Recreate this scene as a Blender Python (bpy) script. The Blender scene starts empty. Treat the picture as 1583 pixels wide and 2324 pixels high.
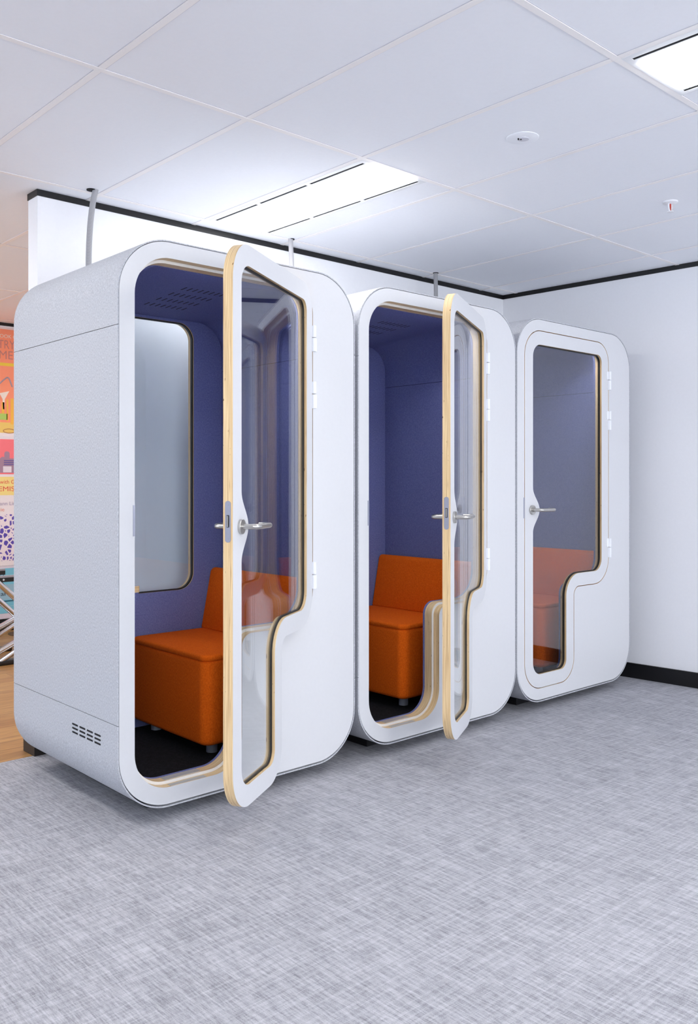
import bpy, bmesh, math, random
from mathutils import Vector, Matrix
from mathutils.geometry import tessellate_polygon
random.seed(4)
D = bpy.data
SC = bpy.context.scene
COL = SC.collection
PI = math.pi

# ------------------------------------------------------------------ materials
def lin(c):
    c = c / 255.0
    return c / 12.92 if c <= 0.04045 else ((c + 0.055) / 1.055) ** 2.4
def rgb(r, g, b): return (lin(r), lin(g), lin(b), 1.0)

class NT:
    def __init__(s, name):
        s.m = D.materials.new(name); s.m.use_nodes = True
        s.n = s.m.node_tree.nodes; s.l = s.m.node_tree.links; s.n.clear()
        s.out = s.n.new('ShaderNodeOutputMaterial')
    def node(s, t, **kw):
        n = s.n.new(t)
        for k, v in kw.items():
            if k.startswith('i_'):
                key = k[2:]
                key = int(key) if key.isdigit() else key.replace('_', ' ')
                n.inputs[key].default_value = v
            else: setattr(n, k, v)
        return n
    def link(s, a, b): s.l.new(a, b)
    def bsdf(s, col=None, rough=0.5, metal=0.0, spec=0.5):
        b = s.node('ShaderNodeBsdfPrincipled')
        if col is not None:
            if hasattr(col, 'is_linked') or hasattr(col, 'node'): s.link(col, b.inputs['Base Color'])
            else: b.inputs['Base Color'].default_value = col
        b.inputs['Roughness'].default_value = rough
        b.inputs['Metallic'].default_value = metal
        b.inputs['Specular IOR Level'].default_value = spec
        s.link(b.outputs[0], s.out.inputs[0])
        return b
    def coord(s, kind='Object', scale=(1, 1, 1)):
        if kind == 'World':
            src = s.node('ShaderNodeNewGeometry').outputs['Position']
        else:
            src = s.node('ShaderNodeTexCoord').outputs[kind]
        mp = s.node('ShaderNodeMapping'); mp.inputs['Scale'].default_value = scale
        s.link(src, mp.inputs['Vector'])
        return mp.outputs[0]
    def noise(s, vec, scale=1.0, detail=2.0, rough=0.5):
        n = s.node('ShaderNodeTexNoise'); s.link(vec, n.inputs['Vector'])
        n.inputs['Scale'].default_value = scale; n.inputs['Detail'].default_value = detail
        n.inputs['Roughness'].default_value = rough
        return n.outputs['Fac']
    def ramp(s, fac, stops):
        r = s.node('ShaderNodeValToRGB'); s.link(fac, r.inputs[0])
        el = r.color_ramp.elements
        while len(el) < len(stops): el.new(0.5)
        for e, (p, c) in zip(el, stops): e.position = p; e.color = c
        return r.outputs[0]
    def math(s, op, a, b=None, clamp=False):
        n = s.node('ShaderNodeMath', operation=op, use_clamp=clamp)
        for i, v in enumerate((a, b)):
            if v is None: continue
            if isinstance(v, (int, float)): n.inputs[i].default_value = v
            else: s.link(v, n.inputs[i])
        return n.outputs[0]
    def mix(s, fac, a, b, blend='MIX'):
        n = s.node('ShaderNodeMix', data_type='RGBA', blend_type=blend)
        for k, v in ((0, fac), (6, a), (7, b)):
            if isinstance(v, (int, float, tuple)): n.inputs[k].default_value = v
            else: s.link(v, n.inputs[k])
        return n.outputs[2]
    def bump(s, b, h, strength=0.2, dist=0.002):
        n = s.node('ShaderNodeBump'); n.inputs['Strength'].default_value = strength
        n.inputs['Distance'].default_value = dist
        s.link(h, n.inputs['Height']); s.link(n.outputs[0], b.inputs['Normal'])

def plain(name, col, rough=0.5, metal=0.0, spec=0.5):
    t = NT(name)
    v = t.noise(t.coord('Object', (60, 60, 60)), 1.0, 3)
    t.bsdf(t.ramp(v, [(0.3, tuple(c * 0.985 for c in col[:3]) + (1,)), (0.7, col)]), rough, metal, spec)
    return t.m

def fabric(name, dark, mid, light, fine=900, spec=0.15):
    t = NT(name)
    v1 = t.noise(t.coord('Object', (1, 1, 1)), fine, 2, 0.6)
    v2 = t.noise(t.coord('Object', (1, 1, 0.6)), fine * 0.3, 3, 0.7)
    f = t.math('ADD', t.math('MULTIPLY', v1, 0.5), t.math('MULTIPLY', v2, 0.5))
    c = t.ramp(f, [(0.36, dark), (0.5, mid), (0.62, light)])
    b = t.bsdf(c, 0.95, 0, spec)
    t.bump(b, f, 0.12, 0.001)
    return t.m

def plywood(name, axis):
    # plies are thin layers stacked along one local axis of the board
    t = NT(name)
    sc = [2.5, 2.5, 2.5]; sc[axis] = 240
    v = t.noise(t.coord('Object', tuple(sc)), 1.0, 2, 0.45)
    sc2 = [90, 90, 90]; sc2[axis] = 700
    v2 = t.noise(t.coord('Object', tuple(sc2)), 1.0, 2)
    c = t.ramp(v, [(0.30, rgb(192, 154, 108)), (0.40, rgb(222, 188, 138)), (0.47, rgb(238, 212, 166)), (0.53, rgb(228, 196, 146)), (0.57, rgb(186, 148, 104)), (0.61, rgb(234, 204, 156)), (0.74, rgb(204, 168, 120))])
    c2 = t.mix(t.math('MULTIPLY', v2, 0.25), c, rgb(232, 210, 174))
    knots = t.noise(t.coord('Object', (40, 160, 40)), 1.0, 1)
    c3 = t.mix(t.ramp(knots, [(0.74, (0, 0, 0, 1)), (0.78, (1, 1, 1, 1))]), c2, rgb(110, 74, 44))
    t.bsdf(c3, 0.42, 0, 0.4)
    return t.m

M = {}
M['laminate'] = plain('white_laminate', rgb(215, 216, 220), 0.32, 0, 0.45)
M['wall'] = plain('wall_paint', rgb(243, 244, 249), 0.6, 0, 0.3)
M['tile'] = plain('ceiling_tile', rgb(247, 249, 254), 0.85, 0, 0.2)
M['tbar'] = plain('ceiling_bar', rgb(253, 250, 249), 0.5, 0, 0.3)
M['trim'] = plain('black_trim', rgb(14, 14, 18), 0.4, 0, 0.4)
M['felt'] = fabric('grey_felt', rgb(154, 156, 164), rgb(188, 190, 197), rgb(209, 211, 216), 760)
M['purple'] = fabric('purple_felt', rgb(92, 98, 147), rgb(108, 114, 163), rgb(124, 130, 179), 700)
M['orange'] = fabric('orange_wool', rgb(204, 80, 6), rgb(230, 98, 12), rgb(242, 114, 28), 700)
M['ply_y'] = plywood('plywood_edge', 1)
M['ply_z'] = plywood('plywood_table_edge', 2)
M['rubber'] = plain('black_rubber', rgb(16, 16, 18), 0.45)
M['gasket'] = plain('white_rubber', rgb(238, 236, 234), 0.45)
M['dark'] = plain('dark_cavity', rgb(18, 18, 24), 0.9)
M['steel'] = plain('brushed_steel', rgb(196, 194, 190), 0.28, 1.0)
M['chrome'] = plain('chrome', rgb(215, 218, 225), 0.12, 1.0)
M['alu'] = plain('aluminium_plate', rgb(196, 196, 194), 0.55, 0.45)
M['zinc'] = plain('zinc_plate', rgb(176, 178, 194), 0.42, 0.9)
M['greyfoot'] = plain('grey_plastic', rgb(150, 156, 170), 0.5)
M['hinge'] = plain('white_hinge_enamel', rgb(238, 240, 246), 0.35)
M['white'] = plain('white_plastic', rgb(238, 238, 242), 0.35)
M['frame_w'] = plain('white_steel', rgb(236, 238, 242), 0.45)
M['blackp'] = plain('black_plastic', rgb(22, 22, 26), 0.4)

def m_glass(name='clear_glass', tint=(0.975, 0.985, 0.985, 1)):
    t = NT(name)
    tr = t.node('ShaderNodeBsdfTransparent'); tr.inputs[0].default_value = tint
    gl = t.node('ShaderNodeBsdfGlossy'); gl.inputs['Roughness'].default_value = 0.0
    gl.inputs['Color'].default_value = (1, 1, 1, 1)
    fr = t.node('ShaderNodeFresnel'); fr.inputs['IOR'].default_value = 1.5
    geo = t.node('ShaderNodeNewGeometry')
    mx = t.node('ShaderNodeMixShader')
    # same reflectance from both sides of the pane
    io = t.node('ShaderNodeMapRange'); io.inputs['To Min'].default_value = 1.58; io.inputs['To Max'].default_value = 1 / 1.58
    t.link(geo.outputs['Backfacing'], io.inputs[0]); t.link(io.outputs[0], fr.inputs['IOR'])
    t.link(fr.outputs[0], mx.inputs[0]); t.link(tr.outputs[0], mx.inputs[1]); t.link(gl.outputs[0], mx.inputs[2])
    t.link(mx.outputs[0], t.out.inputs[0])
    return t.m
M['glass'] = m_glass()
M['glass_blue'] = m_glass('bluish_glass', (0.95, 0.98, 1.0, 1))

def m_emit(name, col, s):
    t = NT(name)
    e = t.node('ShaderNodeEmission'); e.inputs[0].default_value = col; e.inputs[1].default_value = s
    t.link(e.outputs[0], t.out.inputs[0]); return t.m
M['strip'] = m_emit('fill_strip_diffuser', (0.95, 0.97, 1.0, 1), 130.0)  # emitter of the strip added inside each booth
M['lamp'] = m_emit('lamp_diffuser', (1.0, 0.985, 0.955, 1), 26.0)

def m_carpet(name, cd, cm, cl):
    t = NT(name)
    gx = t.noise(t.coord('World', (4.0, 95, 1)), 1.0, 2, 0.55)     # threads running along x
    gy = t.noise(t.coord('World', (95, 4.5, 1)), 1.0, 2, 0.55)     # threads running along y
    gy2 = t.noise(t.coord('World', (230, 28, 1)), 1.0, 2)
    gx2 = t.noise(t.coord('World', (40, 210, 1)), 1.0, 2)
    blot = t.noise(t.coord('World', (13, 11, 1)), 1.0, 4, 0.65)
    big = t.noise(t.coord('World', (1.6, 1.6, 1)), 1.0, 2, 0.5)
    fine = t.noise(t.coord('World', (420, 420, 1)), 1.0, 2)
    # light threads show where either direction peaks
    px = t.ramp(gx, [(0.44, (0, 0, 0, 1)), (0.66, (1, 1, 1, 1))])
    py = t.ramp(gy, [(0.42, (0, 0, 0, 1)), (0.64, (1, 1, 1, 1))])
    a = t.math('ADD', t.math('MULTIPLY', px, 0.11), t.math('MULTIPLY', py, 0.14))
    a = t.math('ADD', a, t.math('MULTIPLY', blot, 0.30))
    a = t.math('ADD', a, t.math('MULTIPLY', big, 0.16))
    a = t.math('ADD', a, t.math('MULTIPLY', gy2, 0.52))
    a = t.math('ADD', a, t.math('MULTIPLY', gx2, 0.22))
    a = t.math('ADD', a, t.math('MULTIPLY', fine, 0.42))
    mr = t.node('ShaderNodeMapRange'); mr.inputs['From Min'].default_value = 0.66; mr.inputs['From Max'].default_value = 1.12
    t.link(a, mr.inputs[0])
    c = t.ramp(mr.outputs[0], [(0.0, cd), (0.5, cm), (1.0, cl)])
    b = t.bsdf(c, 0.97, 0, 0.1)
    t.bump(b, t.math('ADD', gy2, fine), 0.4, 0.002)
    return t.m
M['carpet'] = m_carpet('grey_carpet', rgb(130, 130, 136), rgb(167, 167, 173), rgb(192, 192, 198))
M['carpet_dark'] = fabric('black_carpet', rgb(14, 14, 16), rgb(26, 26, 29), rgb(40, 40, 44), 260)

def m_wood():
    t = NT('timber_floor')
    br = t.node('ShaderNodeTexBrick', offset=0.37)
    br.inputs['Scale'].default_value = 1.0
    br.inputs['Brick Width'].default_value = 1.2; br.inputs['Row Height'].default_value = 0.13
    br.inputs['Mortar Size'].default_value = 0.0015
    br.inputs['Color1'].default_value = rgb(190, 148, 92); br.inputs['Color2'].default_value = rgb(164, 120, 70)
    br.inputs['Mortar'].default_value = rgb(90, 60, 32)
    t.link(t.coord('World'), br.inputs['Vector'])
    g = t.noise(t.coord('World', (3, 55, 1)), 1.0, 4, 0.65)
    c = t.mix(t.ramp(g, [(0.35, (0, 0, 0, 1)), (0.7, (0.8, 0.8, 0.8, 1))]), br.outputs['Color'], rgb(120, 82, 48))
    t.bsdf(c, 0.35, 0, 0.4)
    return t.m
M['wood'] = m_wood()

def m_conduit():
    t = NT('braided_conduit')
    w = t.node('ShaderNodeTexWave', wave_type='BANDS', bands_direction='Z')
    w.inputs['Scale'].default_value = 130.0; w.inputs['Distortion'].default_value = 0.5
    t.link(t.coord('Object'), w.inputs['Vector'])
    b = t.bsdf(t.ramp(w.outputs['Fac'], [(0.2, rgb(158, 158, 164)), (0.8, rgb(204, 204, 208))]), 0.5, 0, 0.4)
    t.bump(b, w.outputs['Fac'], 0.6, 0.003)
    return t.m
M['conduit'] = m_conduit()

def m_dots():
    t = NT('purple_dots_print')
    v = t.node('ShaderNodeTexVoronoi', feature='DISTANCE_TO_EDGE'); v.inputs['Scale'].default_value = 1.0
    t.link(t.coord('World', (30, 1, 24)), v.inputs['Vector'])
    t.bsdf(t.ramp(v.outputs[0], [(0.12, rgb(232, 220, 226)), (0.17, rgb(84, 66, 168))]), 0.5)
    return t.m
M['dots'] = m_dots()
INK = {}
def ink(r, g, b):
    k = (r, g, b)
    if k not in INK: INK[k] = plain('print_ink_%02x%02x%02x' % k, rgb(r, g, b), 0.5, 0, 0.3)
    return INK[k]

# ------------------------------------------------------------------ geometry helpers
def fin(name, bm, mats, parent=None, loc=(0, 0, 0), rz=0.0, sharp=0.6, smooth=True):
    bmesh.ops.recalc_face_normals(bm, faces=bm.faces[:])
    for e in bm.edges:
        if len(e.link_faces) == 2:
            f1, f2 = e.link_faces
            e.smooth = not (f1.normal.angle(f2.normal, 0) > sharp or f1.material_index != f2.material_index)
    for f in bm.faces: f.smooth = smooth
    me = D.meshes.new(name); bm.to_mesh(me); bm.free()
    for m in (mats if isinstance(mats, (list, tuple)) else [mats]): me.materials.append(m)
    o = D.objects.new(name, me); COL.objects.link(o)
    o.location = loc; o.rotation_euler = (0, 0, rz)
    if parent: o.parent = parent
    return o

def empty(name, loc, label, cat, group=None, rz=0):
    o = D.objects.new(name, None); COL.objects.link(o); o.location = loc; o.rotation_euler = (0, 0, rz)
    o.empty_display_size = 0.1
    tag(o, label, cat, group); return o
def tag(o, label, cat, group=None):
    o['label'] = label; o['category'] = cat
    if group: o['group'] = group
    return o
def struct(o): o['kind'] = 'structure'; return o

def copy_tree(o, parent=None):
    c = o.copy(); COL.objects.link(c)
    if parent: c.parent = parent
    for ch in list(o.children): copy_tree(ch, c)
    return c

def box(bm, x0, x1, y0, y1, z0, z1, mi=0):
    v = [bm.verts.new(p) for p in ((x0, y0, z0), (x1, y0, z0), (x1, y1, z0), (x0, y1, z0), (x0, y0, z1), (x1, y0, z1), (x1, y1, z1), (x0, y1, z1))]
    for q in ((0, 3, 2, 1), (4, 5, 6, 7), (0, 1, 5, 4), (1, 2, 6, 5), (2, 3, 7, 6), (3, 0, 4, 7)):
        bm.faces.new([v[i] for i in q]).material_index = mi

def fillet(pts, rad, n=14):
    out = []; N = len(pts)
    for i in range(N):
        p = Vector(pts[i]); a = Vector(pts[i - 1]) - p; b = Vector(pts[(i + 1) % N]) - p
        r = rad[i]
        if r <= 1e-6: out.append((p.x, p.y)); continue
        a.normalize(); b.normalize()
        ang = a.angle(b); d = r / math.tan(ang / 2)
        c = p + (a + b).normalized() * (r / math.sin(ang / 2))
        s = p + a * d - c; e = p + b * d - c
        a0 = math.atan2(s.y, s.x); a1 = math.atan2(e.y, e.x)
        da = (a1 - a0 + PI) % (2 * PI) - PI
        for k in range(n + 1):
            t = a0 + da * k / n
            out.append((c.x + r * math.cos(t), c.y + r * math.sin(t)))
    return out
def rrect(x0, x1, z0, z1, r, n=14):
    return fillet([(x0, z0), (x1, z0), (x1, z1), (x0, z1)], [r] * 4, n)

def plate(bm, outer, holes, y0, y1, mi=(0, 0, 1, 1), axis='y', M4=None):
    """flat board with holes: 2D loops, thickness y0..y1; mi = front, back, outer side, hole side"""
    loops = [outer] + list(holes)
    def P(p, y):
        v = Vector((p[0], y, p[1])) if axis == 'y' else (Vector((p[0], p[1], y)) if axis == 'z' else Vector((y, p[0], p[1])))
        return M4 @ v if M4 else v
    tris = tessellate_polygon([[Vector((p[0], p[1], 0)) for p in L] for L in loops])
    flat = [p for L in loops for p in L]
    A = [bm.verts.new(P(p, y0)) for p in flat]; B = [bm.verts.new(P(p, y1)) for p in flat]
    for t in tris:
        if len(set(t)) < 3: continue
        bm.faces.new([A[i] for i in t]).material_index = mi[0]
        bm.faces.new([B[i] for i in reversed(t)]).material_index = mi[1]
    off = 0
    for k, L in enumerate(loops):
        n = len(L)
        for i in range(n):
            j = (i + 1) % n
            bm.faces.new((A[off + i], A[off + j], B[off + j], B[off + i])).material_index = mi[2] if k == 0 else mi[3]
        off += n

def strip(bm, outer, inner, y0, y1, mi=0):
    """open band (two matched open polylines) extruded along y"""
    n = len(outer)
    R = [[bm.verts.new((p[0], y, p[1])) for p in L] for L in (outer, inner) for y in (y0, y1)]
    o0, o1, i0, i1 = R
    for k in range(n - 1):
        for q in ((o0[k], o0[k + 1], o1[k + 1], o1[k]), (i0[k + 1], i0[k], i1[k], i1[k + 1]), (o0[k + 1], o0[k], i0[k], i0[k + 1]), (o1[k], o1[k + 1], i1[k + 1], i1[k])):
            bm.faces.new(q).material_index = mi
    for k in (0, n - 1):
        bm.faces.new((o0[k], o1[k], i1[k], i0[k])).material_index = mi

def tube(bm, pts, r, n=14, mi=0, cap=True):
    pts = [Vector(p) for p in pts]; rings = []
    up = Vector((0, 0, 1)); prev = None
    for i, p in enumerate(pts):
        t = (pts[min(i + 1, len(pts) - 1)] - pts[max(i - 1, 0)]).normalized()
        if prev is None:
            a = t.cross(up) if abs(t.z) < 0.95 else t.cross(Vector((1, 0, 0)))
        else: a = prev - t * prev.dot(t)
        a.normalize(); prev = a; b = t.cross(a)
        rr = r[i] if isinstance(r, (list, tuple)) else r
        rings.append([bm.verts.new(p + a * rr * math.cos(2 * PI * k / n) + b * rr * math.sin(2 * PI * k / n)) for k in range(n)])
    for A, B in zip(rings, rings[1:]):
        for k in range(n): bm.faces.new((A[k], A[(k + 1) % n], B[(k + 1) % n], B[k])).material_index = mi
    if cap:
        bm.faces.new(rings[0][::-1]).material_index = mi; bm.faces.new(rings[-1]).material_index = mi

def arc_path(pts, r, n=8):
    """polyline in 3D with rounded bends"""
    out = [Vector(pts[0])]
    for i in range(1, len(pts) - 1):
        p = Vector(pts[i]); a = (Vector(pts[i - 1]) - p).normalized(); b = (Vector(pts[i + 1]) - p).normalized()
        for k in range(n + 1):
            t = k / n
            out.append((p + a * r) * (1 - t) ** 2 + p * 2 * t * (1 - t) + (p + b * r) * t ** 2)
    out.append(Vector(pts[-1])); return out

def rbox(bm, x0, x1, y0, y1, z0, z1, r, seg=4, mi=0):
    b2 = bmesh.new(); box(b2, x0, x1, y0, y1, z0, z1)
    bmesh.ops.bevel(b2, geom=b2.edges[:], offset=r, segments=seg, profile=0.5, affect='EDGES')
    me = D.meshes.new('t'); b2.to_mesh(me); b2.free()
    k = len(bm.faces); bm.from_mesh(me); D.meshes.remove(me)
    bm.faces.ensure_lookup_table()
    for f in bm.faces[k:]: f.material_index = mi

def pad(bm, x0, x1, y0, y1, z0, z1, rp, re, mi=0):
    """cushion: rounded plan corners and rounded top and bottom edges"""
    rings = []
    prof_ = [(re * (1 - math.cos(t)), z0 + re * (1 - math.sin(t))) for t in [PI / 2 * k / 6 for k in range(7)]][::1]
    lv = [(re * (1 - math.sin(PI / 2 * k / 6)), z0 + re * (1 - math.cos(PI / 2 * k / 6))) for k in range(7)]
    lv += [(re * (1 - math.cos(PI / 2 * k / 6)), z1 - re * (1 - math.sin(PI / 2 * k / 6))) for k in range(7)]
    for d, z in lv:
        L = fillet([(x0 + d, y0 + d), (x1 - d, y0 + d), (x1 - d, y1 - d), (x0 + d, y1 - d)], [max(rp - d, 0.004)] * 4, 10)
        rings.append([bm.verts.new((p[0], p[1], z)) for p in L])
    n = len(rings[0])
    for A, B in zip(rings, rings[1:]):
        for k in range(n): bm.faces.new((A[k], A[(k + 1) % n], B[(k + 1) % n], B[k])).material_index = mi
    bm.faces.new(rings[0][::-1]); bm.faces.new(rings[-1])

# ------------------------------------------------------------------ measures of the place
W, H, ZB, DP = 1.178, 2.2056, 0.05, 0.954      # booth width, top, underside, depth
PX = [0.0, 1.1962, 2.3806]                      # booth positions
TH = [math.radians(31.3), math.radians(28.2), 0.0]
YW, XE, XR, RW = 1.1054, 0.1723, 3.6894, 0.0577
ZC, TB, BH = 2.6593, 2.6313, 0.0964
GX0, GY0 = -0.1765, -0.2125
YF = 4.706
XL, YFR = -7.0, -6.6
HX = 0.928                                      # hinge line inside a booth

# ------------------------------------------------------------------ the setting
bm = bmesh.new(); box(bm, XL, 4.3, YFR, YW + 0.012, -0.08, 0.0)
struct(fin('floor', bm, M['carpet']))
bm = bmesh.new(); box(bm, XL, 4.3, YW + 0.012, YF + 0.1, -0.08, -0.001)
struct(fin('floor', bm, M['wood']))
bm = bmesh.new(); box(bm, XL, 4.3, YFR, YF + 0.1, ZC + 0.0025, ZC + 0.1)
ceil = struct(fin('ceiling', bm, M['tile']))
bm = bmesh.new()
xs = [GX0 + 0.6 * i for i in range(-11, 8)]; ys = [GY0 + 1.2 * j for j in range(-5, 5)]
hw = 0.012
for x in xs:
    for a, b in zip([YFR] + ys, ys + [YF]): box(bm, x - hw, x + hw, a + hw, b - hw, ZC, ZC + 0.003)
for y in ys: box(bm, XL, 4.2, y - hw, y + hw, ZC - 0.0004, ZC + 0.003)
g = fin('ceiling_grid', bm, M['tbar'], ceil)
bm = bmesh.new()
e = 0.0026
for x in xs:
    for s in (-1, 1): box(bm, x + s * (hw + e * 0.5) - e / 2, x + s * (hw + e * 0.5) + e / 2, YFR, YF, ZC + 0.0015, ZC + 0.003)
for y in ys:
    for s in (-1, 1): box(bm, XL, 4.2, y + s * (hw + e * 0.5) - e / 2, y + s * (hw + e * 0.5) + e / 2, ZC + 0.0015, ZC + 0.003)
fin('shadow_gap', bm, plain('tile_edge_shade', rgb(206, 205, 214), 0.8), ceil)  # darker strips paint the shade along the bar edges

bm = bmesh.new(); box(bm, XE, XR + 0.02, YW, YW + 0.107, 0, TB)
struct(fin('wall_back', bm, M['wall']))
bm = bmesh.new()
box(bm, XE - 0.004, XR + 0.02, YW - 0.003, YW + 0.11, TB, ZC + 0.004)
struct(fin('trim_1', bm, M['trim']))
bm = bmesh.new()
t = 0.017
box(bm, XE - t, XR, YW - 0.004, YW, 0, BH); box(bm, XE - t, XE, YW, YW + 0.107, 0, BH); box(bm, XE - t, XR, YW + 0.107, YW + 0.107 + t, 0, BH)
struct(fin('baseboard_back', bm, plain('dark_skirting', rgb(34, 28, 26), 0.45)))
# right wall runs from the corner towards the camera side
def right_wall(name, x0, x1, z0, z1, mat, L=8.0):
    bm = bmesh.new(); box(bm, x0, x1, -L, 0.0, z0, z1)
    return struct(fin(name, bm, mat, None, (XR, YW, 0), RW))
right_wall('wall_right', 0, 0.12, 0, TB, M['wall'])
right_wall('trim_2', -0.003, 0.12, TB, ZC + 0.004, M['trim'])
right_wall('baseboard_right', -0.014, 0, 0, BH, M['trim'])
bm = bmesh.new(); box(bm, XR, XR + 0.12, YW, YF + 0.1, 0, ZC + 0.01); struct(fin('wall_right', bm, M['wall']))
bm = bmesh.new(); box(bm, XL, 4.3, YF, YF + 0.1, 0, 2.635); struct(fin('wall_far', bm, M['wall']))
bm = bmesh.new(); box(bm, XL, 4.3, YF - 0.004, YF + 0.1, 2.635, ZC + 0.004); struct(fin('trim_3', bm, M['trim']))
bm = bmesh.new(); box(bm, XL, XR, YF - 0.014, YF, 0, BH + 0.004); struct(fin('baseboard_far', bm, M['trim']))
def window_wall(name, L, rects, loc, rz, lit='fill_daylight'):
    """wall with added glowing windows that brighten the room; local x along the wall, room side at y = 0"""
    bm = bmesh.new()
    plate(bm, [(0, 0), (L, 0), (L, ZC + 0.01), (0, ZC + 0.01)], [[(a, z0), (b, z0), (b, z1), (a, z1)] for a, b, z0, z1 in rects], 0.0, 0.12, (0, 0, 0, 0))
    struct(fin(name, bm, M['wall'], None, loc, rz))
    for a, b, z0, z1 in rects:
        global NWIN
        NWIN += 1
        bm = bmesh.new()
        fr = [[(a + 0.05 + (b - a - 0.05) * k / 3, z0 + 0.05), (a + (b - a - 0.05) * (k + 1) / 3, z0 + 0.05), (a + (b - a - 0.05) * (k + 1) / 3, z1 - 0.05), (a + 0.05 + (b - a - 0.05) * k / 3, z1 - 0.05)] for k in range(3)]
        plate(bm, [(a, z0), (b, z0), (b, z1), (a, z1)], fr, 0.04, 0.10, (0, 0, 0, 0))
        wn = struct(fin('window_%d' % NWIN, bm, M['trim'], None, loc, rz))  # unseen window, added for its light
        bm = bmesh.new(); box(bm, a + 0.03, b - 0.03, 0.065, 0.075, z0 + 0.03, z1 - 0.03)
        fin('fill_panel', bm, M[lit], wn)
NWIN = 0
M['fill_daylight'] = m_emit('fill_blind', (0.93, 0.965, 1.0, 1), 11.5)  # glow of the added front windows
M['fill_daylight_side'] = m_emit('fill_side_blind', (0.70, 0.85, 1.0, 1), 20.0)  # bluish glow of the added side window
window_wall('wall_front', 9.42, [(0.4, 3.1, 0.85, 2.5), (3.4, 6.1, 0.85, 2.5), (6.4, 9.1, 0.85, 2.5)], (4.42, YFR, 0), PI)
window_wall('wall_left', 11.5, [(8.0, 11.0, 0.8, 2.45)], (XL, YFR - 0.1, 0), PI / 2, 'fill_daylight_side')

# ------------------------------------------------------------------ ceiling lights
def make_light(label, x, y):
    r = empty('ceiling_light', (x, y, ZC), label, 'light', 'ceiling lights')
    a, L = 0.405, 1.176
    bm = bmesh.new()
    slots = []
    for k in range(3):
        y0 = 0.012 + k * (L - 0.024) / 3 + 0.012; y1 = y0 + (L - 0.024) / 3 - 0.024
        for x0 in (0.024, 0.366): slots.append([(x0, y0), (x0 + 0.015, y0), (x0 + 0.015, y1), (x0, y1)])
    lamp = [(0.062, 0.012), (0.343, 0.012), (0.343, L - 0.03), (0.062, L - 0.03)]
    plate(bm, [(0, 0), (a, 0), (a, L), (0, L)], slots + [lamp], -0.001, 0.0008, (0, 0, 0, 0), 'z')
    fin('frame', bm, M['frame_w'], r)
    bm = bmesh.new(); box(bm, 0.005, a - 0.005, 0.005, L - 0.005, 0.0009, 0.0056)
    fin('housing', bm, M['dark'], r)
    bm = bmesh.new(); rbox(bm, 0.062, 0.343, 0.012, L - 0.03, -0.009, 0.0008, 0.003, 2)
    fin('diffuser', bm, M['lamp'], r)
    return r
make_light('lit fluorescent ceiling panel ending at the white wall above the booths', 1.0355, GY0 + hw)
make_light('lit fluorescent ceiling panel cut by the right edge of the photo', 1.0355, GY0 - 2.4 + hw)
for lb, x, y in (('added ceiling panel further back in the room behind the camera', 1.0355, GY0 - 4.8 + hw),  # unseen panels added to brighten the room
                 ('added ceiling panel to the left of the grey side booth', 1.0355 - 2.4, GY0 + hw),
                 ('added ceiling panel over the carpet left of the camera', 1.0355 - 2.4, GY0 - 2.4 + hw),
                 ('added ceiling panel in the back left of the carpeted room', 1.0355 - 2.4, GY0 - 4.8 + hw),
                 ('added ceiling panel above the timber floor behind the white partition', 1.0355, GY0 + 2.4 + hw),
                 ('added ceiling panel above the timber floor left of the partition end', 1.0355 - 2.4, GY0 + 2.4 + hw)):
    make_light(lb, x, y)
make_light('added ceiling panel over the timber floor, hidden behind the nearest booth', 1.0355 - 1.2, GY0 + 2.4 + hw)  # unseen, added to brighten the timber side
make_light('added ceiling panel over the timber floor, hidden behind the middle booth', 1.0355 + 1.2, GY0 + 2.4 + hw)  # another unseen panel added for the timber side

# ------------------------------------------------------------------ ceiling fittings
r = empty('ceiling_sensor', (1.345, -0.806, ZC), 'round white flush sensor plate in the ceiling tile, right of centre', 'sensor')
bm = bmesh.new()
tube(bm, [(0, 0, 0.0035), (0, 0, 0.0005), (0, 0, -0.001)], [0.064, 0.064, 0.060], 40); fin('cover_plate', bm, M['tile'], r)
bm = bmesh.new(); tube(bm, [(0.006, 0, 0.001), (0.006, 0, -0.003), (0.006, 0, -0.0045)], [0.023, 0.022, 0.016], 28); fin('lens_ring', bm, plain('sensor_ring', rgb(214, 214, 222), 0.3), r)
bm = bmesh.new()
for dx in (-0.010, -0.003): tube(bm, [(dx - 0.004, -dx, -0.001), (dx - 0.004, -dx, -0.007)], 0.0035, 12)
fin('lens', bm, M['blackp'], r)

r = empty('fire_sprinkler', (2.542, -0.805, ZC), 'small white fire sprinkler head hanging from the ceiling at right', 'sprinkler')
bm = bmesh.new(); tube(bm, [(0, 0, 0.006), (0, 0, -0.004), (0, 0, -0.009)], [0.036, 0.036, 0.022], 32); fin('escutcheon', bm, M['white'], r)
bm = bmesh.new()
for s in (-1, 1): tube(bm, arc_path([(s * 0.015, 0, -0.006), (s * 0.016, 0, -0.03), (s * 0.004, 0, -0.048)], 0.012), 0.004, 8)
fin('frame_arm', bm, M['white'], r)
bm = bmesh.new(); tube(bm, [(0, 0, -0.006), (0, 0, -0.04)], 0.004, 10); fin('bulb', bm, ink(190, 60, 40), r)
bm = bmesh.new(); tube(bm, [(0, 0, -0.046), (0, 0, -0.049)], 0.016, 24); fin('deflector', bm, M['white'], r)

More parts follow.
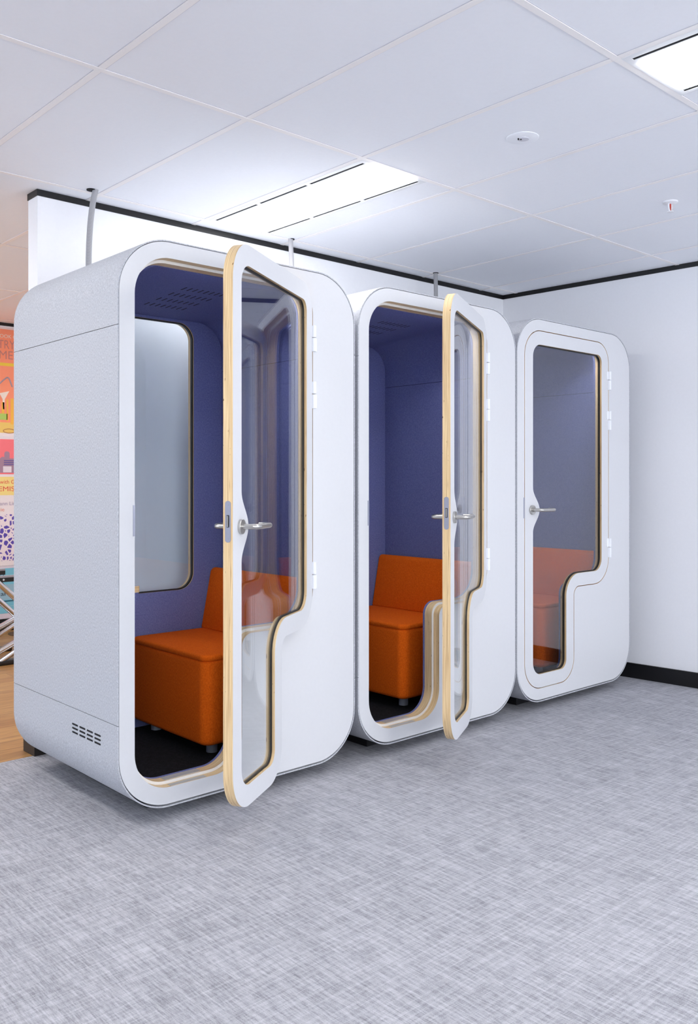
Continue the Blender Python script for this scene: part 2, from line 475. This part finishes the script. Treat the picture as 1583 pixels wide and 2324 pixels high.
# ------------------------------------------------------------------ phone booth
def s_outline(d, bulge=None, gap=0.0):
    """S-stepped door outline inset by d"""
    x0, x1, x2 = 0.070 + d, 0.930 - d, 0.5535 - d
    z0, z1, z2 = 0.1245 + d, 2.138 - d, 0.667 + d
    f = lambda r: max(r - d, 0.01)
    pts = [(x0, z0), (x2, z0), (x2, z2), (x1, z2), (x1, z1), (x0, z1)]
    # (x2,z2) is the inner corner: its radius grows with the inset
    rad = [f(0.152), f(0.132), 0.05 + d, f(0.155), f(0.125), f(0.152)]
    P = fillet(pts, rad)
    if bulge:
        zc, hgt, amp = bulge
        P += [(x0 + amp * (0.5 + 0.5 * math.cos(PI * (z - zc) / hgt)), z) for z in [zc + hgt - 2 * hgt * k / 32 for k in range(33)]]
    return P

def part_profile(loop, f):
    return [p for p in loop if f(p)]

def open_run(loop, zlo, zhi, side):
    """cut the outline at heights and return the points between"""
    return None

def make_booth(label):
    R = empty('phone_booth', (0, 0, 0), label, 'booth', 'phone booths in a row')
    Rr = 0.218
    SE = (0.3947, 1.8613)
    def prof(d):
        x0, x1, z0, z1, r = d, W - d, ZB + d, H - d, Rr - d
        def arc(cx, cz, a0, a1): return [(cx + r * math.cos(a0 + (a1 - a0) * k / 20), cz + r * math.sin(a0 + (a1 - a0) * k / 20)) for k in range(21)]
        top = arc(x1 - r, z1 - r, 0, PI / 2) + arc(x0 + r, z1 - r, PI / 2, PI)
        bot = arc(x0 + r, z0 + r, PI, 1.5 * PI) + arc(x1 - r, z0 + r, 1.5 * PI, 2 * PI)
        return x0, x1, top, bot
    ft = 0.005
    o, i = prof(0), prof(ft)
    gp = 0.0012
    def run(P, which):
        x0, x1, top, bot = P
        if which == 'top': return [(x1, SE[1] + gp)] + top + [(x0, SE[1] + gp)]
        if which == 'bottom': return [(x0, SE[0] - gp)] + bot + [(x1, SE[0] - gp)]
        if which == 'left': return [(x0, SE[1] - gp), (x0, SE[0] + gp)]
        return [(x1, SE[0] + gp), (x1, SE[1] - gp)]
    for which, nm in (('top', 'felt_roof'), ('left', 'felt_side_panel'), ('right', 'felt_side_panel'), ('bottom', 'felt_base')):
        bm = bmesh.new(); strip(bm, run(o, which), run(i, which), -0.001, DP)
        fin(nm, bm, M['felt'], R)
    # vent slots low on the left side
    bm = bmesh.new()
    for k in range(4):
        for j in range(3):
            yc = 0.155 + k * 0.0633; zc = 0.3315 - j * 0.0158
            plate(bm, fillet([(yc - 0.025, zc - 0.0035), (yc + 0.025, zc - 0.0035), (yc + 0.025, zc + 0.0035), (yc - 0.025, zc + 0.0035)], [0.0033] * 4, 5), [], -0.0006, 0.003, (0, 0, 0, 0), 'x')
    fin('air_vent', bm, M['dark'], R)
    # carcass between felt skin and lining
    bm = bmesh.new()
    pi = prof(ft + 0.0015); full = pi[2] + pi[3]
    core_in = rrect(0.105, 1.073, 0.082, 2.152, 0.15)
    plate(bm, full, [core_in], 0.142, 0.9003, (1, 0, 0, 0))
    fin('carcass', bm, [M['dark'], M['purple']], R)
    # front panel
    pf = prof(ft + 0.0022); outer = [(p[0], p[1] + 0.0045 * max(0.0, (ZB + Rr - p[1]) / Rr)) for p in pf[2] + pf[3]]
    bm = bmesh.new(); plate(bm, outer, [s_outline(0)], 0.0, 0.036, (0, 0, 0, 1))
    fin('front_panel', bm, [M['laminate'], M['ply_y']], R)
    # inner ply ring and felt edge
    bm = bmesh.new(); plate(bm, rrect(0.03, W - 0.03, ZB + 0.02, H - 0.03, 0.2), [s_outline(0.012)], 0.040, 0.086, (1, 1, 1, 1))
    fin('door_stop', bm, [M['laminate'], M['ply_y']], R)
    bm = bmesh.new(); plate(bm, rrect(0.05, W - 0.05, ZB + 0.03, H - 0.05, 0.19), [s_outline(0.014)], 0.0862, 0.097, (0, 0, 0, 0))
    fin('felt_edge', bm, M['purple'], R)
    bm = bmesh.new(); plate(bm, s_outline(0.0005), [s_outline(0.0118)], 0.0368, 0.0402, (0, 0, 0, 0))
    gk = fin('gasket', bm, M['gasket'], R)
    # sill plates
    bm = bmesh.new(); box(bm, 0.225, 0.385, 0.045, 0.084, 0.1365, 0.1380); box(bm, 0.225, 0.385, 0.004, 0.027, 0.1245, 0.1260)
    for x in (0.24, 0.37): tube(bm, [(x, 0.062, 0.138), (x, 0.062, 0.1386)], 0.005, 12)
    fin('sill_plate', bm, M['alu'], R)
    bm = bmesh.new(); box(bm, 0.0625, 0.0712, -0.0012, 0.030, 1.085, 1.200)
    fin('strike_plate', bm, M['zinc'], R)
    # lining
    ll, lr, lz0, lz1, lrad = 0.110, 1.068, 0.092, 2.098, 0.15
    def lprof(d):
        x0, x1, z0, z1, r = ll - d, lr + d, lz0 - d, lz1 + d, lrad + d
        def arc(cx, cz, a0, a1): return [(cx + r * math.cos(a0 + (a1 - a0) * k / 16), cz + r * math.sin(a0 + (a1 - a0) * k / 16)) for k in range(17)]
        return x0, x1, arc(x1 - r, z1 - r, 0, PI / 2) + arc(x0 + r, z1 - r, PI / 2, PI), [(x0, z0), (x1, z0)]
    a, b = lprof(0), lprof(0.004)
    SE2 = SE
    for which, nm in (('top', 'lining_ceiling'), ('left', 'lining_side'), ('right', 'lining_side')):
        def lrun(P):
            x0, x1, top, bot = P
            if which == 'top': return [(x1, SE2[1] + gp)] + top + [(x0, SE2[1] + gp)]
            if which == 'left': return [(x0, SE2[1] - gp), (x0, lz0)]
            return [(x1, lz0), (x1, SE2[1] - gp)]
        bm = bmesh.new(); strip(bm, lrun(b), lrun(a), 0.141, 0.90)
        for v in bm.verts:                       # the ceiling lining rises towards the door head
            if which == 'top' and v.co.y < 0.2: v.co.z += 0.040 * (v.co.z - SE2[1]) / (lz1 - SE2[1])
        fin(nm, bm, M['purple'], R)
    # unseen light strip added behind the door head to brighten the inside
    bm = bmesh.new(); box(bm, 0.30, 0.84, 0.0985, 0.1405, 2.163, 2.172)
    ls = fin('fill_strip', bm, M['frame_w'], R)
    bm = bmesh.new(); box(bm, 0.32, 0.82, 0.106, 0.134, 2.160, 2.1632)
    fin('fill_strip_diffuser', bm, M['strip'], ls)
    bm = bmesh.new(); box(bm, ll, lr, 0.0975, 0.90, 0.086, 0.100)
    fin('booth_carpet', bm, M['carpet_dark'], R)
    # ceiling slots
    for k in range(8):
        for j in range(4):
            bm = bmesh.new()
            xc = 0.512 + k * 0.0283; yc = 0.372 + j * 0.106
            sl = 0.040 / 0.759
            MM = Matrix.Translation((xc, yc, lz1 + (0.90 - yc) * sl)) @ Matrix.Rotation(-math.atan(sl), 4, 'X')
            plate(bm, fillet([(-0.003, -0.025), (0.003, -0.025), (0.003, 0.025), (-0.003, 0.025)], [0.0029] * 4, 4), [], -0.0006, 0.002, (0, 0, 0, 0), 'z', MM)
            fin('vent_slot', bm, M['dark'], R)
    # back wall with window
    win = rrect(0.283, 0.897, 0.745, 2.085, 0.085)
    bm = bmesh.new()
    plate(bm, prof(ft + 0.003)[2] + prof(ft + 0.003)[3], [win], 0.9005, DP - 0.003, (0, 1, 1, 2))
    fin('back_wall', bm, [M['purple'], M['laminate'], M['ply_y']], R)
    wi = rrect(0.289, 0.891, 0.751, 2.079, 0.079)
    bm = bmesh.new(); plate(bm, win, [wi], 0.907, 0.922, (0, 0, 0, 0))
    wf = fin('window_seal', bm, M['rubber'], R)
    bm = bmesh.new(); plate(bm, rrect(0.288, 0.892, 0.750, 2.080, 0.080), [], 0.911, 0.917, (0, 0, 0, 0))
    fin('window_pane', bm, M['glass_blue'], R, smooth=False)
    # small fixed table on the left
    tb = [(0.111, 0.70), (0.484, 0.70), (0.484, 0.895), (0.111, 0.895)]
    bm = bmesh.new(); plate(bm, fillet(tb, [0, 0.012, 0.0, 0]), [], 0.779, 0.808, (0, 0, 1, 1), 'z')
    tt = fin('table_top', bm, [M['laminate'], M['ply_z']], R)
    bm = bmesh.new(); plate(bm, fillet([(0.111, 0.60), (0.30, 0.60), (0.478, 0.748), (0.478, 0.779), (0.111, 0.779)], [0, 0.08, 0.02, 0, 0]), [], 0.706, 0.73, (0, 0, 1, 1))
    fin('table_bracket', bm, [M['purple'], M['ply_y']], R)
    # hinges
    for zt, zb in ((1.965, 1.853), (1.7215, 1.606), (0.938, 0.822)):
        zm = (zt + zb) / 2 + 0.004
        bm = bmesh.new()
        rbox(bm, 0.905, 0.944, -0.004, 0.004, zm + 0.002, zt, 0.0012, 1); tube(bm, [(HX + 0.004, -0.006, zm + 0.002), (HX + 0.004, -0.006, zt)], 0.0095, 16)
        rbox(bm, 0.921, 0.950, -0.004, 0.002, zb, zm - 0.002, 0.0012, 1); tube(bm, [(HX + 0.004, -0.006, zb), (HX + 0.004, -0.006, zm - 0.002)], 0.0095, 16)
        fin('hinge', bm, M['hinge'], R)
    bm = bmesh.new(); box(bm, 0.21, W - 0.21, 0.16, 0.86, 0.002, ZB + 0.004)  # added black block, deepens the shade under the booth
    fin('shade_plinth', bm, M['blackp'], R)
    # feet
    for fx in (0.25, W - 0.25):
        for fy in (0.28, 0.80):
            bm = bmesh.new(); tube(bm, [(fx, fy, 0.0), (fx, fy, ZB + 0.004)], 0.03, 20)
            fin('foot', bm, M['blackp'], R)
    # door (own origin on the hinge line)
    def sh(L): return [(p[0] - HX, p[1]) for p in L]
    d_out = sh(s_outline(0.0045)); d_in = sh(s_outline(0.080, (1.129, 0.125, 0.0615)))
    bm = bmesh.new(); plate(bm, d_out, [d_in], 0.0, 0.036, (0, 0, 1, 1))
    dr = fin('door', bm, [M['laminate'], M['ply_y']], R, (HX, 0, 0))
    seal_in = sh(s_outline(0.0855, (1.129, 0.125, 0.0615)))
    bm = bmesh.new(); plate(bm, d_in, [seal_in], 0.0115, 0.0235, (0, 0, 0, 0)); fin('glass_seal', bm, M['rubber'], dr)
    bm = bmesh.new(); plate(bm, sh(s_outline(0.0845, (1.129, 0.125, 0.0615))), [], 0.0145, 0.0205, (0, 0, 0, 0)); fin('glass_pane', bm, M['glass'], dr, smooth=False)
    rx, rz_ = 0.1405 - HX, 1.130
    for s, y0 in ((-1, 0.0), (1, 0.036)):
        bm = bmesh.new(); tube(bm, [(rx, y0, rz_), (rx, y0 + s * 0.009, rz_), (rx, y0 + s * 0.010, rz_)], [0.0265, 0.0265, 0.0255], 36); fin('handle_rosette', bm, M['steel'], dr)
        bm = bmesh.new()
        path = arc_path([(rx, y0 + s * 0.006, rz_), (rx, y0 + s * 0.062, rz_), (rx + 0.138, y0 + s * 0.062, rz_), (rx + 0.138, y0 + s * 0.014, rz_)], 0.026, 10)
        tube(bm, path, 0.0095, 18); fin('door_handle', bm, M['steel'], dr)
    xe = d_out[0][0]; xe = min(p[0] for p in d_out)
    bm = bmesh.new(); plate(bm, fillet([(0.0075, 1.078), (0.0285, 1.078), (0.0285, 1.221), (0.0075, 1.221)], [0.0104] * 4, 8), [[(0.013, 1.130), (0.023, 1.130), (0.023, 1.172), (0.013, 1.172)]], xe - 0.0012, xe + 0.0008, (0, 0, 0, 0), 'x')
    for z in (1.090, 1.209): tube(bm, [(xe - 0.001, 0.018, z), (xe - 0.0020, 0.018, z)], 0.0042, 12)
    fin('lock_plate', bm, M['zinc'], dr)
    bm = bmesh.new(); box(bm, xe - 0.0009, xe + 0.0006, 0.013, 0.023, 1.130, 1.172); fin('latch_hole', bm, M['dark'], dr)
    bm = bmesh.new(); box(bm, xe - 0.005, xe, 0.0155, 0.0205, 1.132, 1.170); fin('latch_bolt', bm, M['steel'], dr)
    return R, dr

booths = []
b0, d0 = make_booth('white fronted phone booth nearest the camera, door ajar, back window showing')
booths.append(b0)
for lb in ('middle phone booth of the row, door ajar, between the other two booths', 'phone booth with closed door, beside the right hand wall'):
    booths.append(copy_tree(b0)); booths[-1]['label'] = lb
for B, x, th in zip(booths, PX, TH):
    B.location = (x, 0, 0)
    for ch in B.children:
        if ch.name.startswith('door') and not ch.name.startswith('door_stop'): ch.rotation_euler = (0, 0, th)

# ------------------------------------------------------------------ sofas inside the booths
def make_sofa():
    S = empty('sofa', (0, 0, 0), '', 'sofa', 'orange booth sofas')
    bm = bmesh.new(); pad(bm, 0.552, 1.062, 0.246, 0.898, 0.151, 0.5195, 0.05, 0.022)
    seat = fin('seat', bm, M['orange'], S, sharp=1.2)
    bm = bmesh.new(); pad(bm, 0.551, 1.062, 0.245, 0.898, 0.5135, 0.543, 0.05, 0.013)
    # soften plan corners of the top cushion to the same radius as the base
    fin('seat_cushion', bm, M['orange'], S, sharp=1.2)
    # backrest: leaning wedge
    bm = bmesh.new()
    prof = fillet([(0.952, 0.5435), (1.0625, 0.5435), (1.0625, 0.845), (1.012, 0.845)], [0.004, 0.004, 0.02, 0.028], 8)
    b2 = bmesh.new(); plate(b2, prof, [], 0.125, 0.892, (0, 0, 0, 0))
    bmesh.ops.remove_doubles(b2, verts=b2.verts[:], dist=1e-6)
    cap = [e for e in b2.edges if len(e.link_faces) == 2 and e.link_faces[0].normal.angle(e.link_faces[1].normal, 0) > 1.2 and abs(e.verts[0].co.y - e.verts[1].co.y) < 1e-6]
    bmesh.ops.bevel(b2, geom=cap, offset=0.012, segments=4, profile=0.5, affect='EDGES', clamp_overlap=True)
    me = D.meshes.new('t'); b2.to_mesh(me); b2.free(); bm.from_mesh(me)
    fin('backrest', bm, M['orange'], S, sharp=1.0)
    for lx in (0.645, 0.99):
        for ly in (0.335, 0.81):
            bm = bmesh.new(); tube(bm, [(lx, ly, 0.1), (lx, ly, 0.155)], 0.025, 24)
            fin('leg', bm, M['greyfoot'], S)
    return S
s0 = make_sofa(); sofas = [s0, copy_tree(s0), copy_tree(s0)]
for S, x, lb in zip(sofas, PX, ('orange upholstered sofa inside the nearest booth, beside the back window', 'orange upholstered sofa inside the middle booth with the open door', 'orange upholstered sofa seen through glass of the closed booth')):
    S.location = (x - (0.014 if x == 0 else 0), -0.02 if x > 2 else 0, 0); S['label'] = lb

# ------------------------------------------------------------------ conduits from booth roofs to the ceiling
def conduit(label, pts, hole):
    r = empty('cable_conduit', pts[0], label, 'conduit', 'flexible conduits above the booths')
    o = Vector(pts[0])
    P = [Vector(p) - o for p in pts]
    # smooth curve through the points
    out = []
    for i in range(len(P) - 1):
        p0, p1, p2, p3 = P[max(i - 1, 0)], P[i], P[i + 1], P[min(i + 2, len(P) - 1)]
        for k in range(8):
            t = k / 8
            out.append(0.5 * (2 * p1 + (p2 - p0) * t + (2 * p0 - 5 * p1 + 4 * p2 - p3) * t * t + (3 * p1 - p0 - 3 * p2 + p3) * t ** 3))
    out.append(P[-1])
    bm = bmesh.new(); tube(bm, out, 0.0135, 18); fin('hose', bm, M['conduit'], r)
    bm = bmesh.new(); tube(bm, [(0, 0, 0.0), (0, 0, 0.03)], 0.0165, 18); fin('gland', bm, M['gasket'], r)
    bm = bmesh.new(); h = P[-1]
    plate(bm, [(h.x + hole[0] + hole[2] * math.cos(2 * PI * k / 24), h.y + hole[1] + hole[2] * math.sin(2 * PI * k / 24)) for k in range(24)], [], ZC - o.z - 0.0012, ZC - o.z + 0.006, (0, 0, 0, 0), 'z')
    fin('ceiling_hole', bm, M['dark'], r)
    return r
ZT = H - 0.001
conduit('bent grey conduit from the nearest booth roof to a black ceiling hole', [(0.330, 0.900, ZT), (0.328, 0.900, 2.33), (0.338, 0.905, 2.48), (0.362, 0.925, 2.60), (0.380, 0.935, ZC + 0.004)], (-0.018, 0.008, 0.022))
conduit('straight grey conduit above the middle booth, below the lit ceiling panel', [(1.592, 0.955, ZT - 0.0), (1.590, 0.957, 2.35), (1.584, 0.966, 2.55), (1.582, 0.971, ZC + 0.004)], (0.006, 0.0, 0.018))
conduit('straight grey conduit rising from the closed corner booth roof', [(2.785, 0.945, ZT), (2.787, 0.95, 2.35), (2.793, 0.96, 2.52), (2.796, 0.965, ZC + 0.004)], (0.0, 0.0, 0.018))

# ------------------------------------------------------------------ posters on the far wall
def bx(name, x0, x1, z0, z1, y, th, mat, parent):
    bm = bmesh.new(); box(bm, x0, x1, y - th, y, z0, z1); return fin(name, bm, mat, parent)
def words(body, x0, x1, z0, z1, y, mat, parent, name='lettering'):
    c = D.curves.new(name, 'FONT'); c.body = body; c.size = 1.0; c.extrude = 0.0
    o = D.objects.new(name, c); COL.objects.link(o)
    bpy.context.view_layer.update()
    dg = bpy.context.evaluated_depsgraph_get()
    me = D.meshes.new_from_object(o.evaluated_get(dg)); D.objects.remove(o); D.curves.remove(c)
    vx = [v.co.x for v in me.vertices]; vy = [v.co.y for v in me.vertices]
    ax, bx_, ay, by = min(vx), max(vx), min(vy), max(vy)
    for v in me.vertices:
        v.co = Vector((x0 + (v.co.x - ax) / (bx_ - ax) * (x1 - x0), y, z0 + (v.co.y - ay) / (by - ay) * (z1 - z0)))
    me.materials.clear(); me.materials.append(mat)
    t = D.objects.new(name, me); COL.objects.link(t); t.parent = parent; return t
def xp(px): return 1.371 + px * 0.00384
def zp(py, px=15): return 1.2866 - (py - 1093.43 - (px - 15) * 0.0) / 2007.69 * 7.6
YP = YF - 0.001
def poster(label):
    o = empty('wall_poster', (0, 0, 0), label, 'poster'); return o
x0, x1 = 0.35, 2.35
p = poster('tall orange book cover poster at the top of the far wall')
bx('backing', x0, x1, 1.675, 2.62, YP, 0.004, ink(236, 226, 228), p)
ya = YP - 0.004
bx('orange_field', x0 + .02, x1 - .02, 1.80, 2.605, ya, 0.002, ink(250, 152, 118), p)
bx('yellow_ground', x0 + .02, x1 - .02, 1.71, 1.80, ya, 0.002, ink(236, 200, 110), p)
yb = ya - 0.003
words('OOK O', xp(-1), xp(37), zp(765), zp(757), yb, ink(240, 226, 214), p)
words('STRY', xp(-14), xp(33), zp(789.5), zp(770), yb, ink(196, 130, 122), p)
words('MEN', xp(-2), xp(47), zp(813), zp(794.5), yb, ink(196, 130, 122), p)
bx('yellow_band', x0 + .02, x1 - .02, zp(829), zp(822), yb, 0.001, ink(240, 204, 70), p)
bm = bmesh.new()
tube(bm, arc_path([(xp(-14), yb, zp(885)), (xp(2), yb, zp(866)), (xp(18), yb, zp(852)), (xp(27), yb, zp(876))], 0.03, 8), 0.006, 10)
fin('hose_drawing', bm, ink(168, 152, 164), p)
bm = bmesh.new()
plate(bm, [(xp(-2), zp(892)), (xp(20), zp(886)), (xp(10), zp(905)), (xp(9), zp(928)), (xp(6), zp(928)), (xp(5), zp(905))], [], yb - 0.001, yb, (0, 0, 0, 0))
fin('funnel_drawing', bm, ink(240, 226, 214), p)
bm = bmesh.new()
plate(bm, rrect(xp(23), xp(30), zp(962), zp(902), 0.01, 4), [], yb - 0.001, yb, (0, 0, 0, 0))
plate(bm, rrect(xp(14), xp(18), zp(955), zp(905), 0.006, 4), [], yb - 0.001, yb, (0, 0, 0, 0))
plate(bm, rrect(xp(3), xp(9), zp(938), zp(912), 0.006, 4), [], yb - 0.001, yb, (0, 0, 0, 0))
fin('tube_drawing', bm, ink(244, 186, 78), p)
bx('green_label', xp(-6), xp(16), zp(952), zp(938), yb, 0.001, ink(176, 204, 102), p)
bm = bmesh.new()
tube(bm, [(xp(20) + 0.05 * math.cos(a), yb, zp(977) + 0.018 * math.sin(a)) for a in [2 * PI * k / 24 for k in range(25)]], 0.004, 6, cap=False)
fin('dish_drawing', bm, ink(200, 150, 96), p)

p = poster('book cover poster with red lettering and purple dots, middle of the far wall')
bx('backing', x0, x1, 0.561, 1.672, YP, 0.004, ink(232, 224, 228), p)
bx('red_field', x0 + .02, x1 - .02, 1.352, 1.655, ya, 0.002, ink(244, 122, 130), p)
bm = bmesh.new()
plate(bm, fillet([(xp(-9), zp(1073)), (xp(-6), zp(1045)), (xp(4), zp(1036)), (xp(20), zp(1040)), (xp(45), zp(1040)), (xp(45), zp(1073))], [0, .02, .02, .02, 0, 0]), [], yb, yb + 0.001, (0, 0, 0, 0))
plate(bm, rrect(xp(9), xp(21), zp(1047), zp(1024), 0.02, 6), [], yb - 0.0005, yb, (0, 0, 0, 0))
fin('figure_drawing', bm, ink(164, 132, 152), p)
bm = bmesh.new()
for k in range(3): box(bm, xp(8), xp(45), yb - 0.002, yb - 0.001, zp(1046 + 4.5 * k), zp(1044 + 4.5 * k))
fin('stripe_drawing', bm, ink(104, 92, 158), p)
bx('cup_drawing', xp(6), xp(25), zp(1072), zp(1058), yb - 0.002, 0.001, ink(226, 216, 226), p)
bx('yellow_field', x0 + .02, x1 - .02, zp(1124), zp(1082), ya, 0.002, ink(240, 218, 140), p)
words('with G', xp(-1), xp(32), zp(1098), zp(1089), yb, ink(222, 82, 76), p)
words('EMIS', xp(-3), xp(32), zp(1115), zp(1104), yb, ink(222, 82, 76), p)
words('ann Lin', xp(-1), xp(34), zp(1147), zp(1139), yb, ink(168, 156, 184), p)
words('ie', xp(1), xp(9), zp(1160.5), zp(1153), yb, ink(222, 142, 120), p)
bx('dotted_field', x0 + .02, x1 - .02, zp(1274), zp(1168), ya, 0.002, M['dots'], p)

p = poster('blue book cover poster at the bottom of the far wall')
bx('backing', x0, x1, 0.104, 0.557, YP, 0.004, ink(214, 206, 218), p)
bx('blue_field', x0 + .02, x1 - .02, zp(1394), zp(1291), ya, 0.002, ink(120, 190, 214), p)
words('A', xp(-3), xp(9), zp(1308), zp(1298), yb, ink(48, 70, 92), p)
words('aN', xp(1), xp(21), zp(1353.5), zp(1344), yb, ink(24, 40, 60), p)
bx('pale_field', x0 + .02, x1 - .02, zp(1363), zp(1328), ya - 0.002, 0.0006, ink(150, 186, 206), p)
bx('text_line', xp(-10), xp(34), zp(1367), zp(1364.5), yb - 0.001, 0.001, ink(52, 104, 130), p)
bx('pale_rule', x0 + .02, x1 - .02, zp(1378.5), zp(1377), yb - 0.001, 0.001, ink(150, 200, 216), p)

# ------------------------------------------------------------------ chair and floor cover on the timber floor
c = empty('armchair', (0.70, 3.55, 0), 'chrome framed chair with black armrest, half hidden behind the nearest booth', 'chair')
def P(x, y, z): return (x - 0.70, y - 3.55, z)
bm = bmesh.new(); rbox(bm, 0.36 - .7, 0.847 - .7, -0.20, 0.20, 0.46, 0.725, 0.05, 5); fin('seat_shell', bm, M['white'], c)
for y in (3.30, 3.80):
    bm = bmesh.new(); box(bm, 0.36 - .7, 1.06 - .7, y - 3.565, y - 3.535, 0.580, 0.611); box(bm, 0.36 - .7, 1.06 - .7, y - 3.565, y - 3.535, 0.611, 0.624, 1)
    tube(bm, [P(0.853, y - 0.014, 0.597), P(0.853, y - 0.019, 0.597)], 0.007, 12, 2)
    fin('armrest', bm, [M['blackp'], plain('armrest_cap', rgb(150, 150, 160), 0.5), M['chrome']], c)
    bm = bmesh.new()
    tube(bm, arc_path([P(0.80, y, 0.60), P(1.16, y, 0.245), P(0.70, y, 0.035)], 0.04, 10), 0.021, 16)
    tube(bm, arc_path([P(1.155, y - 0.03, 0.21), P(0.80, y - 0.03, 0.012)], 0.04, 10), 0.017, 16)
    fin('side_frame', bm, M['chrome'], c)
    bm = bmesh.new(); rbox(bm, 0.40 - .7, 1.10 - .7, y - 3.60, y - 3.53, 0.0, 0.032, 0.006, 2); fin('floor_runner', bm, M['blackp'], c)
bm = bmesh.new(); tube(bm, [P(0.80, 3.32, 0.05), P(0.80, 3.78, 0.05)], 0.014, 14); fin('cross_bar', bm, M['chrome'], c)
o = empty('floor_cover', (1.50, 4.45, -0.001), 'dark round cover disc on the timber floor, below the posters', 'cover')
bm = bmesh.new(); tube(bm, [(0, 0, 0), (0, 0, 0.006), (0, 0, 0.008)], [0.15, 0.15, 0.142], 40); fin('disc', bm, ink(92, 72, 52), o)

# ------------------------------------------------------------------ camera, world, view
cam = D.cameras.new('camera'); co = D.objects.new('camera', cam); COL.objects.link(co)
co.location = (-1.5516, -2.9486, 1.2866)
co.rotation_euler = (PI / 2, 0, -0.7403)
cam.sensor_fit = 'VERTICAL'; cam.sensor_height = 36.0
cam.lens = 2007.69 / 2324 * 36.0
cam.shift_x = 0.0
cam.shift_y = (1093.43 - 1162.0) / 2324.0
cam.clip_start = 0.05
SC.camera = co
w = D.worlds.new('world'); SC.world = w; w.use_nodes = True
bg = w.node_tree.nodes['Background']; bg.inputs[0].default_value = (0.8, 0.88, 1, 1); bg.inputs[1].default_value = 0.3
SC.view_settings.view_transform = 'Standard'; SC.view_settings.look = 'None'
SC.view_settings.gamma = 1.0; SC.view_settings.use_curve_mapping = False
SC.view_settings.exposure = -0.68
SC.cycles.max_bounces = 10; SC.cycles.diffuse_bounces = 6; SC.cycles.glossy_bounces = 5
SC.cycles.transparent_max_bounces = 16; SC.cycles.transmission_bounces = 8
SC.cycles.caustics_reflective = False; SC.cycles.caustics_refractive = False
SC.cycles.sample_clamp_indirect = 8.0
